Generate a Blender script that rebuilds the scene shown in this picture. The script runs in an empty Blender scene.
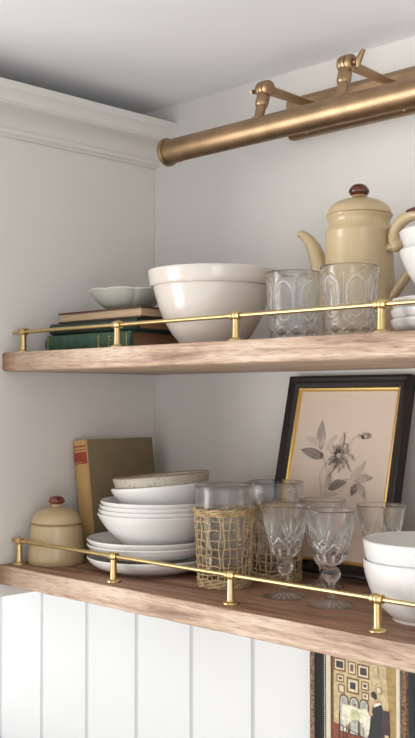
import bpy, bmesh, math, random
from math import sin, cos, pi, radians, sqrt, atan2
from mathutils import Vector, Matrix
random.seed(7)
SC = bpy.context.scene
COL = SC.collection

# ------------------------------------------------------------------ camera
cam_d = bpy.data.cameras.new('camera')
cam = bpy.data.objects.new('camera', cam_d)
COL.objects.link(cam)
CAM = Vector((2.2*cos(radians(42.6)), -2.2*sin(radians(42.6)), 1.75))
yaw = radians(45.5); pit = math.atan(31/1041)
fwd = Vector((-cos(yaw)*cos(pit), sin(yaw)*cos(pit), sin(pit)))
cam.location = CAM
cam.rotation_euler = fwd.to_track_quat('-Z', 'Y').to_euler()
cam_d.sensor_fit = 'VERTICAL'; cam_d.sensor_height = 24.0; cam_d.sensor_width = 24.0
cam_d.lens = 24.0*1041/738
cam_d.clip_start = 0.05
SC.camera = cam
RT = Vector((sin(yaw), cos(yaw), 0))

# ------------------------------------------------------------------ world, light, exposure
world = bpy.data.worlds.new('room_daylight'); SC.world = world
world.use_nodes = True
wn = world.node_tree.nodes; wl = world.node_tree.links
bg = wn['Background']
tc = wn.new('ShaderNodeTexCoord'); sp = wn.new('ShaderNodeSeparateXYZ'); cr = wn.new('ShaderNodeValToRGB')
mr = wn.new('ShaderNodeMapRange'); mr.inputs[1].default_value = -1; mr.inputs[2].default_value = 1
wl.new(tc.outputs['Generated'], sp.inputs[0]); wl.new(sp.outputs[2], mr.inputs[0]); wl.new(mr.outputs[0], cr.inputs[0])
cr.color_ramp.elements[0].position = 0.3; cr.color_ramp.elements[0].color = (1.35, 1.36, 1.38, 1)
cr.color_ramp.elements[1].position = 0.62; cr.color_ramp.elements[1].color = (.74, .725, .70, 1)
wl.new(cr.outputs[0], bg.inputs[0]); bg.inputs[1].default_value = 1.15

def area(name, loc, target, sx, sy, power, col):
    d = bpy.data.lights.new(name, 'AREA'); d.shape = 'RECTANGLE'; d.size = sx; d.size_y = sy
    d.energy = power; d.color = col
    o = bpy.data.objects.new(name, d); COL.objects.link(o); o.location = loc
    o.rotation_euler = (Vector(target)-Vector(loc)).to_track_quat('-Z', 'Y').to_euler()
    return o
area('window_daylight', (-1.15, -3.0, 1.34), (0.35, -0.1, 1.6), 1.1, 1.6, 60, (1.0, .985, .96))
area('rear_area_light', (3.4, -2.6, 1.5), (0.2, -0.2, 1.4), 1.0, 1.6, 14, (.96, .98, 1.0))  # unseen weak cool area light behind the camera

vs = SC.view_settings
vs.view_transform = 'Standard'; vs.look = 'None'; vs.gamma = 1.0; vs.exposure = -0.07
vs.use_curve_mapping = False

# ------------------------------------------------------------------ helpers
def lin(r, g, b):
    f = lambda c: (c/255/12.92) if c/255 <= .04045 else ((c/255+.055)/1.055)**2.4
    return (f(r), f(g), f(b), 1)

def new_mat(name):
    m = bpy.data.materials.new(name); m.use_nodes = True
    return m, m.node_tree.nodes, m.node_tree.links, m.node_tree.nodes['Principled BSDF']

def mat(name, col, rough=.5, metal=0, var=0.0, vscale=20, bump=0.0, bscale=200, coat=0, spec=.5, stretch=(1, 1, 1), col2=None):
    m, n, l, p = new_mat(name)
    p.inputs['Base Color'].default_value = col
    p.inputs['Roughness'].default_value = rough
    p.inputs['Metallic'].default_value = metal
    p.inputs['Specular IOR Level'].default_value = spec
    if coat:
        p.inputs['Coat Weight'].default_value = coat; p.inputs['Coat Roughness'].default_value = .06
    t = n.new('ShaderNodeTexCoord'); mp = n.new('ShaderNodeMapping'); mp.inputs['Scale'].default_value = stretch
    l.new(t.outputs['Object'], mp.inputs[0])
    if var or col2:
        no = n.new('ShaderNodeTexNoise'); no.inputs['Scale'].default_value = vscale; no.inputs['Detail'].default_value = 4
        l.new(mp.outputs[0], no.inputs['Vector'])
        r = n.new('ShaderNodeValToRGB')
        c2 = col2 or tuple(c*(1-var) for c in col[:3])+(1,)
        r.color_ramp.elements[0].color = c2; r.color_ramp.elements[1].color = col
        r.color_ramp.elements[0].position = .35; r.color_ramp.elements[1].position = .65
        l.new(no.outputs[0], r.inputs[0]); l.new(r.outputs[0], p.inputs['Base Color'])
    if bump:
        nb = n.new('ShaderNodeTexNoise'); nb.inputs['Scale'].default_value = bscale
        l.new(mp.outputs[0], nb.inputs['Vector'])
        b = n.new('ShaderNodeBump'); b.inputs['Strength'].default_value = bump; b.inputs['Distance'].default_value = .001
        l.new(nb.outputs[0], b.inputs['Height']); l.new(b.outputs[0], p.inputs['Normal'])
    return m

def wood_mat(name, light, mid, dark):
    m, n, l, p = new_mat(name)
    t = n.new('ShaderNodeTexCoord')
    mp = n.new('ShaderNodeMapping'); mp.inputs['Scale'].default_value = (2.4, 26, 36)
    l.new(t.outputs['Object'], mp.inputs[0])
    n1 = n.new('ShaderNodeTexNoise'); n1.inputs['Scale'].default_value = 2.2; n1.inputs['Detail'].default_value = 7; n1.inputs['Distortion'].default_value = .8
    l.new(mp.outputs[0], n1.inputs['Vector'])
    r = n.new('ShaderNodeValToRGB'); r.color_ramp.elements[0].color = dark; r.color_ramp.elements[0].position = .28
    r.color_ramp.elements[1].color = light; r.color_ramp.elements[1].position = .66
    e = r.color_ramp.elements.new(.46); e.color = mid
    l.new(n1.outputs[0], r.inputs[0])
    mp2 = n.new('ShaderNodeMapping'); mp2.inputs['Scale'].default_value = (14, 170, 220)
    l.new(t.outputs['Object'], mp2.inputs[0])
    n2 = n.new('ShaderNodeTexNoise'); n2.inputs['Scale'].default_value = 3; n2.inputs['Detail'].default_value = 3
    l.new(mp2.outputs[0], n2.inputs['Vector'])
    r2 = n.new('ShaderNodeValToRGB'); r2.color_ramp.elements[0].color = (.55, .48, .42, 1); r2.color_ramp.elements[0].position = .33
    r2.color_ramp.elements[1].color = (1, 1, 1, 1); r2.color_ramp.elements[1].position = .52
    l.new(n2.outputs[0], r2.inputs[0])
    mx = n.new('ShaderNodeMix'); mx.data_type = 'RGBA'; mx.blend_type = 'MULTIPLY'; mx.inputs[0].default_value = .75
    l.new(r.outputs[0], mx.inputs[6]); l.new(r2.outputs[0], mx.inputs[7])
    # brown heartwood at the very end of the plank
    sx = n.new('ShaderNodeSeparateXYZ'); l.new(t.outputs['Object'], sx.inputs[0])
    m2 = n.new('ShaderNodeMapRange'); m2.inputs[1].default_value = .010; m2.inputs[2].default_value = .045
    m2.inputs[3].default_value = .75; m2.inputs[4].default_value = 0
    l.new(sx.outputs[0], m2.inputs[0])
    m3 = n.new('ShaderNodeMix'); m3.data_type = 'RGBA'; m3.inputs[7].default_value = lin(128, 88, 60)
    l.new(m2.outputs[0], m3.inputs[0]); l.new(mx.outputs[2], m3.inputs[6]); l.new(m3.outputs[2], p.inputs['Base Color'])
    p.inputs['Roughness'].default_value = .55
    b = n.new('ShaderNodeBump'); b.inputs['Strength'].default_value = .35; b.inputs['Distance'].default_value = .001
    l.new(n2.outputs[0], b.inputs['Height']); l.new(b.outputs[0], p.inputs['Normal'])
    return m

def glass_mat(name, tint=(1, 1, 1, 1), rough=0.0, clear=.5):
    m, n, l, p = new_mat(name)
    p.inputs['Base Color'].default_value = tint; p.inputs['Roughness'].default_value = rough
    tr = n.new('ShaderNodeBsdfTransparent'); mx = n.new('ShaderNodeMixShader'); mx.inputs[0].default_value = clear
    l.new(p.outputs[0], mx.inputs[1]); l.new(tr.outputs[0], mx.inputs[2]); l.new(mx.outputs[0], n['Material Output'].inputs[0])
    p.inputs['Transmission Weight'].default_value = 1; p.inputs['IOR'].default_value = 1.40
    return m

def cut_mat():
    m, n, l, p = new_mat('whitened_cut_facet')  # white mixed into the colour stands in for glints on polished cuts
    p.inputs['Base Color'].default_value = (1, 1, 1, 1); p.inputs['Roughness'].default_value = .22
    p.inputs['Transmission Weight'].default_value = .72; p.inputs['IOR'].default_value = 1.5
    return m

M = dict(
    wall=mat('greige_wall_paint', lin(217, 213, 208), .6, var=.03, vscale=3),
    cabinet=mat('greige_satin_paint', lin(218, 214, 208), .38, var=.02, vscale=4),
    ceiling=mat('ceiling_paint', lin(242, 243, 246), .7, var=.02, vscale=2),
    bead=mat('white_satin_paint', lin(219, 221, 222), .42),
    floor=mat('pale_stone', lin(190, 180, 168), .5, var=.2, vscale=4),
    counter=mat('white_marble', lin(240, 240, 240), .2, var=.1, vscale=5),
    wood=wood_mat('weathered_oak', lin(208, 186, 165), lin(186, 158, 135), lin(134, 104, 84)),
    woodtop=wood_mat('dark_oak_face', lin(166, 130, 106), lin(140, 104, 82), lin(100, 70, 54)),  # darker oak tone for the top face of each shelf
    brass=mat('polished_brass', (.66, .49, .235, 1), .32, 1, var=.12, vscale=60),
    bronze=mat('antique_brass', (.42, .28, .165, 1), .40, 1, var=.25, vscale=25, stretch=(1, 1, 1)),
    black=mat('black_hole_paint', (.01, .01, .01, 1), .6),
    white=mat('white_glaze', lin(224, 222, 218), .16, coat=.4, var=.02, vscale=8),
    bowl=mat('warm_white_glaze', lin(210, 201, 191), .2, coat=.5, var=.02, vscale=8),
    celadon=mat('celadon_glaze', lin(196, 197, 185), .3, coat=.3, var=.05, vscale=12),
    cream=mat('cream_enamel', lin(192, 170, 131), .32, coat=.3, var=.06, vscale=14),
    redbrown=mat('red_brown_glaze', lin(48, 13, 9), .14, coat=.6, col2=lin(96, 42, 24), vscale=45),
    rustknob=mat('rust_brown_glaze', lin(128, 54, 32), .2, coat=.6, col2=lin(90, 34, 20), vscale=60),
    brownline=mat('brown_rim_glaze', lin(150, 118, 82), .3),
    glass=glass_mat('clear_glass', (.99, .993, .99, 1), clear=.30), cutface=cut_mat(), thinglass=glass_mat('thin_clear_glass', (.99, .993, .99, 1), clear=.45), crystal=glass_mat('cut_crystal', (.995, .995, .995, 1), clear=.25),
    rattan=mat('rattan_cane', lin(188, 160, 120), .65, var=.45, vscale=90),
    green=mat('green_book_cloth', lin(60, 94, 73), .7, var=.25, vscale=60, bump=.4, bscale=900),
    darkgreen=mat('dark_green_book_cloth', lin(38, 58, 48), .7, var=.25, vscale=60, bump=.4, bscale=900),
    khaki=mat('faded_olive_book_cloth', lin(128, 112, 84), .8, var=.12, vscale=30, bump=.4, bscale=900),
    tan=mat('tan_book_cloth', lin(190, 152, 98), .75, var=.12, vscale=40),
    brownbook=mat('brown_book_cloth', lin(88, 58, 42), .7, var=.2, vscale=40),
    red=mat('red_leather_label', lin(158, 62, 40), .6, var=.2, vscale=80),
    gold=mat('gilt', (.78, .54, .20, 1), .35, 1),
    giltline=mat('gilt_lettering', lin(196, 168, 96), .5, .3),
    pages=mat('aged_pages', lin(206, 178, 144), .85, var=.3, vscale=14, stretch=(1, 1, 60)),
    brownpages=mat('browned_pages', lin(160, 118, 86), .85, var=.3, vscale=14, stretch=(1, 1, 60)),
    blackframe=mat('black_lacquer', lin(30, 23, 21), .5, spec=.3),
    paper=mat('blush_paper', lin(206, 188, 172), .8, var=.03, vscale=8),
    ink1=mat('graphite_dark', lin(66, 58, 54), .8), ink2=mat('graphite_mid', lin(122, 110, 102), .8, col2=lin(150, 136, 125), vscale=60),
    ink3=mat('graphite_light', lin(158, 143, 131), .8, col2=lin(188, 171, 156), vscale=60),
    ink4=mat('graphite_faint', lin(190, 173, 158), .8),
    mould=mat('carved_bronze_leaf', lin(150, 116, 86), .5, .4, col2=lin(62, 40, 34), vscale=240, bump=1.0, bscale=260),
    cove=mat('dark_green_black_lacquer', lin(34, 38, 38), .4, coat=.2),
    liner=mat('cream_linen_liner', lin(222, 214, 192), .8, var=.05, vscale=90),
)
# speckled stoneware
def speckle():
    m, n, l, p = new_mat('speckled_stoneware')
    t = n.new('ShaderNodeTexCoord'); v = n.new('ShaderNodeTexNoise'); v.inputs['Scale'].default_value = 330; v.inputs['Detail'].default_value = 2
    l.new(t.outputs['Object'], v.inputs['Vector'])
    r = n.new('ShaderNodeValToRGB'); r.color_ramp.elements[0].color = lin(110, 86, 62); r.color_ramp.elements[0].position = .33
    r.color_ramp.elements[1].color = lin(172, 164, 150); r.color_ramp.elements[1].position = .38
    l.new(v.outputs[0], r.inputs[0])
    s = n.new('ShaderNodeSeparateXYZ'); l.new(t.outputs['Object'], s.inputs[0])
    mr_ = n.new('ShaderNodeMapRange'); mr_.inputs[1].default_value = .0335; mr_.inputs[2].default_value = .0350
    l.new(s.outputs[2], mr_.inputs[0])
    x = n.new('ShaderNodeMix'); x.data_type = 'RGBA'; x.inputs[7].default_value = lin(132, 112, 90)
    l.new(mr_.outputs[0], x.inputs[0]); l.new(r.outputs[0], x.inputs[6]); l.new(x.outputs[2], p.inputs['Base Color'])
    p.inputs['Roughness'].default_value = .3
    return m
M['speckle'] = speckle()

def link_bm(name, bm, mats, parent=None, smooth=True, loc=None, autos=None):
    bmesh.ops.recalc_face_normals(bm, faces=bm.faces)
    me = bpy.data.meshes.new(name); bm.to_mesh(me); bm.free()
    if not isinstance(mats, (list, tuple)): mats = [mats]
    for m in mats: me.materials.append(m)
    if smooth:
        me.polygons.foreach_set('use_smooth', [True]*len(me.polygons))
        me.set_sharp_from_angle(angle=radians(autos or 38))
    o = bpy.data.objects.new(name, me); COL.objects.link(o)
    if parent: o.parent = parent
    if loc: o.location = loc
    return o

def thing(name, label, cat, loc=(0, 0, 0), rot=(0, 0, 0), group=None):
    o = bpy.data.objects.new(name, None); COL.objects.link(o); o.location = loc; o.rotation_euler = rot
    o.empty_display_size = .02
    return tag(o, label, cat, group)
def tag(o, label, cat, group=None):
    o['label'] = label; o['category'] = cat
    if group: o['group'] = group
    return o
def dup(root, loc, label, rz=0):
    r = root.copy(); COL.objects.link(r); r.location = loc; r.rotation_euler = (0, 0, rz); r['label'] = label
    for ch in list(root.children):
        c = ch.copy(); COL.objects.link(c); c.parent = r
        for g in list(ch.children):
            d = g.copy(); COL.objects.link(d); d.parent = c
    return r
def struct(o): o['kind'] = 'structure'; return o

def add_box(bm, lo, hi, bevel=0, seg=2, mi=0):
    r = bmesh.ops.create_cube(bm, size=1)
    vv = r['verts']
    for v in vv:
        v.co = Vector(((lo[i]+hi[i])/2 + v.co[i]*(hi[i]-lo[i])) for i in range(3))
    fs = set(f for v in vv for f in v.link_faces)
    for f in fs: f.material_index = mi
    if bevel:
        es = list(set(e for v in vv for e in v.link_edges))
        r2 = bmesh.ops.bevel(bm, geom=es, offset=bevel, segments=seg, affect='EDGES', profile=.6)
        for f in r2['faces']: f.material_index = mi

def add_lathe(bm, prof, seg=64, fn=None, closed=False, mi=0, mat4=None, mis=None, deep=None):
    """prof: (r, z) list; a point with r 0 becomes a pole; fn(theta, r, z, k) -> (r, z)"""
    rings = []
    for k, (r, z) in enumerate(prof):
        if r < 1e-7:
            v = bm.verts.new((0, 0, z)); rings.append([v])
        else:
            ring = []
            for i in range(seg):
                t = 2*pi*i/seg
                rr, zz = fn(t, r, z, k) if fn else (r, z)
                ring.append(bm.verts.new((rr*cos(t), rr*sin(t), zz)))
            rings.append(ring)
    newv = [v for rg in rings for v in rg]
    pairs = list(zip(range(len(rings)-1), range(1, len(rings))))
    if closed: pairs.append((len(rings)-1, 0))
    for q, (a, b) in enumerate(pairs):
        A, B = rings[a], rings[b]
        m_ = mis[q] if mis else mi
        for i in range(seg):
            j = (i+1) % seg
            if len(A) == 1 and len(B) == 1: break
            if len(A) == 1: f = bm.faces.new((A[0], B[i], B[j]))
            elif len(B) == 1: f = bm.faces.new((A[i], A[j], B[0]))
            else: f = bm.faces.new((A[i], A[j], B[j], B[i]))
            f.material_index = m_
            if deep is not None and len(A) > 1 and len(B) > 1:
                k_ = a; t_ = 2*pi*(i+.5)/seg; zz_ = (prof[a][1]+prof[b][1])/2
                if prof[a][0]-fn(t_, prof[a][0], zz_, k_)[0] > deep: f.material_index = 1
    if mat4 is not None:
        for v in newv: v.co = mat4 @ v.co
    return newv

def add_tube(bm, pts, rad, seg=8, closed=False, mi=0, cap=True):
    pts = [Vector(p) for p in pts]; n = len(pts)
    rads = rad if isinstance(rad, (list, tuple)) else [rad]*n
    rings = []; prev = None
    for i, p in enumerate(pts):
        if closed: t = pts[(i+1) % n]-pts[i-1]
        else: t = pts[min(i+1, n-1)]-pts[max(i-1, 0)]
        t.normalize()
        if prev is None:
            u = t.cross(Vector((0, 0, 1)))
            if u.length < .05: u = t.cross(Vector((1, 0, 0)))
        else:
            u = prev-t*prev.dot(t)
        u.normalize(); prev = u; w = t.cross(u)
        rings.append([bm.verts.new(p+(u*cos(2*pi*k/seg)+w*sin(2*pi*k/seg))*rads[i]) for k in range(seg)])
    rng = range(n) if closed else range(n-1)
    for i in rng:
        A, B = rings[i], rings[(i+1) % n]
        for k in range(seg):
            f = bm.faces.new((A[k], A[(k+1) % seg], B[(k+1) % seg], B[k])); f.material_index = mi
    if cap and not closed:
        for R_ in (rings[0], rings[-1]):
            f = bm.faces.new(R_); f.material_index = mi

def spline(ctrl, n=8):
    P = [Vector(p) for p in ctrl]; out = []
    for i in range(len(P)-1):
        p0 = P[max(i-1, 0)]; p1 = P[i]; p2 = P[i+1]; p3 = P[min(i+2, len(P)-1)]
        for k in range(n):
            t = k/n
            out.append(.5*((2*p1)+(-p0+p2)*t+(2*p0-5*p1+4*p2-p3)*t*t+(-p0+3*p1-3*p2+p3)*t**3))
    out.append(P[-1]); return out

def smooth_prof(ctrl, n=6):
    return [(max(p.x, 0), p.y) for p in spline([(a, b, 0) for a, b in ctrl], n)]

def sweep_frame(bm, w, h, prof, mis):
    """mitred frame lying in local xz, opening outward edge at rect (0..w, 0..h); prof = (inset, height towards -y)"""
    rings = []
    for d, ht in prof:
        rings.append([bm.verts.new(c) for c in ((d, -ht, d), (w-d, -ht, d), (w-d, -ht, h-d), (d, -ht, h-d))])
    for k in range(len(rings)-1):
        for i in range(4):
            f = bm.faces.new((rings[k][i], rings[k][(i+1) % 4], rings[k+1][(i+1) % 4], rings[k+1][i])); f.material_index = mis[k]
    # close back
    for i in range(4):
        f = bm.faces.new((rings[-1][i], rings[-1][(i+1) % 4], rings[0][(i+1) % 4], rings[0][i])); f.material_index = mis[-1]

# ------------------------------------------------------------------ setting
ZU, ZL = 1.837, 1.448      # shelf tops
def struct_box(name, lo, hi, m, bevel=0):
    bm = bmesh.new(); add_box(bm, lo, hi, bevel); return struct(link_bm(name, bm, m, smooth=False))

struct_box('wall_back', (-2.6, 0, 1.43), (2.6, .12, 2.365), M['wall'])
struct_box('ceiling', (-2.6, -2.5, 2.365), (3.2, .12, 2.45), M['ceiling'])
struct_box('floor', (-2.6, -2.5, -.06), (3.2, .12, 0), M['floor'])
struct_box('upper_cabinet', (-.62, -.74, 1.388), (0, 0, 2.325), M['cabinet'], .0015)  # upper cabinet, its side closing off the left

# beadboard panelling: vertical boards with a groove every 166 mm
bm = bmesh.new()
P = .1667; xs = [(-2.6, -.004)]
k0 = -.552-12*P
for k in range(30):
    g = k0+k*P
    if g < -2.55 or g > 2.55: continue
    xs += [(g-.0058, -.004), (g-.0036, .0004), (g-.0014, .0028), (g+.0014, .0028), (g+.0036, .0004), (g+.0058, -.004)]
xs.append((2.6, -.004))
lo = [bm.verts.new((x, y, .0)) for x, y in xs]; hi = [bm.verts.new((x, y, 1.43)) for x, y in xs]
for i in range(len(xs)-1): bm.faces.new((lo[i], lo[i+1], hi[i+1], hi[i]))
a, b = bm.verts.new((2.6, .12, 0)), bm.verts.new((-2.6, .12, 0)); c, d = bm.verts.new((2.6, .12, 1.43)), bm.verts.new((-2.6, .12, 1.43))
bm.faces.new((a, b, d, c)); bm.faces.new(lo+[a, b]); bm.faces.new(hi+[c, d]); bm.faces.new((lo[0], b, d, hi[0])); bm.faces.new((lo[-1], a, c, hi[-1]))
struct(link_bm('wall_panelled', bm, M['bead'], smooth=False))

# crown moulding round the cabinet head
prof = [(-.002, 2.239), (.006, 2.240), (.0075, 2.243), (.0095, 2.2435), (.0135, 2.247), (.014, 2.252), (.012, 2.2555), (.0085, 2.257), (.009, 2.262), (.013, 2.270),
        (.021, 2.2785), (.032, 2.2835), (.044, 2.2855), (.051, 2.2865), (.0535, 2.288), (.0535, 2.2905), (.056, 2.2915), (.0575, 2.296), (.060, 2.3035), (.0645, 2.309), (.067, 2.311), (.067, 2.3255), (-.002, 2.3255)]
bm = bmesh.new(); rings = []
for cx, cy, ox, oy in ((0, 0, 1, 0), (0, -.74, 1, -1), (-.62, -.74, 0, -1)):
    rings.append([bm.verts.new((cx+ox*p, cy+oy*p, z)) for p, z in prof])
for a, b in ((0, 1), (1, 2)):
    for i in range(len(prof)):
        j = (i+1) % len(prof); bm.faces.new((rings[a][i], rings[a][j], rings[b][j], rings[b][i]))
bm.faces.new(rings[0]); bm.faces.new(rings[2])
struct(link_bm('trim_1', bm, M['cabinet'], autos=30))

# worktop below the frame of the picture
bm = bmesh.new(); add_box(bm, (-.9, -.62, .88), (2.2, -.006, .92), .004)
tag(link_bm('worktop', bm, M['counter']), 'white stone worktop running below the panelled wall', 'worktop')
bm = bmesh.new(); add_box(bm, (-.9, -.60, 0), (2.2, -.006, .878), .002)
for k in range(5): add_box(bm, (-.88+k*.62, -.622, .1), (-.28+k*.62, -.60, .86), .004)
tag(link_bm('base_cabinet', bm, M['cabinet'], smooth=False), 'row of painted base cabinets under the white worktop', 'cabinet')

# ------------------------------------------------------------------ shelves
def shelf(name, z0, z1, label, seed, loc, rounded=True):
    rnd = random.Random(seed)
    bm = bmesh.new(); L = 1.32; N = 160; rings = []
    def sm(n):
        v = [rnd.random()-.5 for _ in range(n+4)]
        return lambda t: (lambda i, f: v[i]*(1-f)+v[i+1]*f)(int(t*n), t*n-int(t*n))
    n1, n2, n3 = sm(40), sm(55), sm(25)
    th = z1-z0
    for i in range(N+1):
        t = i/N; x = t*L
        e1 = .0012+.0014*max(0, n1(t*.999)+.1); e2 = .0020+.0028*max(0, n2(t*.999)+.2); w = .0005*n3(t*.999)
        if i == 0 and rounded: e1 += .001; e2 += .002; w += .001
        y = -.384+w
        pr = [(0, 0), (y+e2*1.6, 0), (y+e2*.5, e2*.35), (y, e2*1.3), (y, th*.5), (y, th-e1*1.2), (y+e1*.35, th-e1*.35), (y+e1*1.3, th), (0, th)]
        rings.append([bm.verts.new((x, a, b)) for a, b in pr])
    for i in range(N):
        A, B = rings[i], rings[i+1]
        for k in range(len(A)):
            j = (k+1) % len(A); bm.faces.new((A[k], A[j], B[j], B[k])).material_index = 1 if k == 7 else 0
    bm.faces.new(rings[0]); bm.faces.new(rings[-1])
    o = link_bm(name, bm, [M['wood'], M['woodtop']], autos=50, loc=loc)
    return tag(o, label, 'shelf', 'oak wall shelves')
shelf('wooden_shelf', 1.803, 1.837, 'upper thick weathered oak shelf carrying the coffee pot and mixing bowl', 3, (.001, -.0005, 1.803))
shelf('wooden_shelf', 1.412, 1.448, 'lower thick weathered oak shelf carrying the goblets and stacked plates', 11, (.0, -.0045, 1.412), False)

# ------------------------------------------------------------------ brass gallery rails
def gallery(loc, rail_z, label, posts):
    t = thing('gallery_rail', label, 'rail', loc, group='brass gallery rails')
    bm = bmesh.new(); add_tube(bm, [(-.020, 0, rail_z), (1.28, 0, rail_z)], .0034, 14)
    link_bm('rod', bm, M['brass'], t)
    bm = bmesh.new()
    add_lathe(bm, [(0, 0), (.0048, 0), (.0048, .012), (0, .012)], 16, mat4=Matrix.Translation((-.022, 0, rail_z)) @ Matrix.Rotation(pi/2, 4, 'Y'))
    link_bm('end_ferrule', bm, M['bronze'], t)
    first = None
    for x in posts:
        if first is None:
            bm = bmesh.new(); add_lathe(bm, [(0, .003), (.0064, .003), (.0059, .008), (.0053, rail_z*.7), (.0055, rail_z-.006), (0, rail_z-.004)], 20)
            p = link_bm('post', bm, M['brass'], t)
            bm = bmesh.new(); add_lathe(bm, [(0, 0), (.0122, 0), (.0126, .0008), (.0122, .0026), (.0095, .0038), (.0072, .0042), (.0062, .006), (0, .006)], 28)
            f = link_bm('base_flange', bm, M['brass'], p)
            bm = bmesh.new()
            add_lathe(bm, [(0, -.0076), (.0034, -.0070), (.0062, -.0047), (.0077, -.001), (.0077, .0015), (.0062, .0050), (.0034, .0070), (0, .0075)], 22, mat4=Matrix.Translation((0, 0, rail_z)))
            add_lathe(bm, [(.0038, -.0092), (.0062, -.0092), (.0064, -.0078), (.0064, .0078), (.0062, .0092), (.0038, .0092)], 22, mat4=Matrix.Translation((0, 0, rail_z)) @ Matrix.Rotation(pi/2, 4, 'Y'))
            s = link_bm('ball_joint', bm, M['brass'], p)
            p.location.x = x; first = p
        else:
            q = first.copy(); COL.objects.link(q); q.parent = t; q.location.x = x
            for g in list(first.children):
                d = g.copy(); COL.objects.link(d); d.parent = q
    return t
gallery((.0, -.358, ZU), .0385, 'brass gallery rail on short posts along the upper oak shelf', [.031, .297, .567, .827, 1.095])
gallery((.0, -.358, ZL), .0425, 'brass gallery rail on short posts along the lower oak shelf', [.022, .289, .556, .819, 1.085])

# ------------------------------------------------------------------ picture light
pl = thing('picture_light', 'antique brass tubular picture light mounted on the wall near the ceiling', 'lamp', (.532, 0, 2.27))
bm = bmesh.new()
w = .150
pr = [(0, -.037), (-.012, -.037), (-.020, -.030), (-.022, -.027), (-.022, .029), (-.020, .032), (-.012, .040), (0, .040)]
A = [bm.verts.new((-w, y, z)) for y, z in pr]; B = [bm.verts.new((w, y, z)) for y, z in pr]
for i in range(len(pr)): j = (i+1) % len(pr); bm.faces.new((A[i], A[j], B[j], B[i]))
bm.faces.new(A); bm.faces.new(B)
bp = link_bm('back_plate', bm, M['bronze'], pl, autos=20)
for px_s, pz_s, ang_s in ((-.105, -.033, pi*.70), (.105, -.033, pi*.70)):
    bm = bmesh.new(); add_lathe(bm, [(0, 0), (.0040, 0), (.0036, .0018), (0, .0028)], 14, mat4=Matrix.Translation((px_s, -.0165, pz_s)) @ Matrix.Rotation(ang_s, 4, 'X'))
    link_bm('screw', bm, M['bronze'], bp)
# tube shade with a slot underneath
TY, TZ, TR = -.170, -.060, .0225
bm = bmesh.new(); X0, X1 = -.312, .330; rings = []; nseg = 72
sc_, sh_ = radians(-90+28), radians(30)
NX = 80
for i in range(NX+1):
    x = X0+(X1-X0)*i/NX
    rings.append([bm.verts.new((x, TY+TR*cos(2*pi*k/nseg), TZ+TR*sin(2*pi*k/nseg))) for k in range(nseg)])
for i in range(NX):
    xm = X0+(X1-X0)*(i+.5)/NX
    dx = min(xm-(X0+.026), (X1-.026)-xm)
    open_h = sh_*min(1, sqrt(max(dx, 0)/.014)) if dx > 0 else 0
    for k in range(nseg):
        a = 2*pi*(k+.5)/nseg; da = (a-sc_+pi) % (2*pi)-pi
        if abs(da) < open_h: continue
        j = (k+1) % nseg; bm.faces.new((rings[i][k], rings[i][j], rings[i+1][j], rings[i+1][k]))
for v in [v for v in bm.verts if not v.link_faces]: bm.verts.remove(v)
tube = link_bm('tube_shade', bm, M['bronze'], pl)
so = tube.modifiers.new('wall', 'SOLIDIFY'); so.thickness = .0012; so.offset = -1
for sgn, xx in ((-1, X0), (1, X1)):
    bm = bmesh.new()
    add_lathe(bm, [(0, .007), (.012, .0065), (.0205, .005), (.0245, .0035), (.0262, .0018), (.0262, -.002), (.0238, -.0035), (.0238, -.005), (.0, -.005)], 48,
              mat4=Matrix.Translation((xx, TY, TZ)) @ Matrix.Rotation(sgn*pi/2, 4, 'Y'))
    link_bm('end_cap', bm, M['bronze'], pl)
bm = bmesh.new(); add_tube(bm, [(X0+.02, TY, TZ+.004), (X1-.02, TY, TZ+.004)], .009, 16)
link_bm('lamp_tube', bm, mat('opal_tube_off', lin(120, 115, 105), .4), pl)
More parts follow.
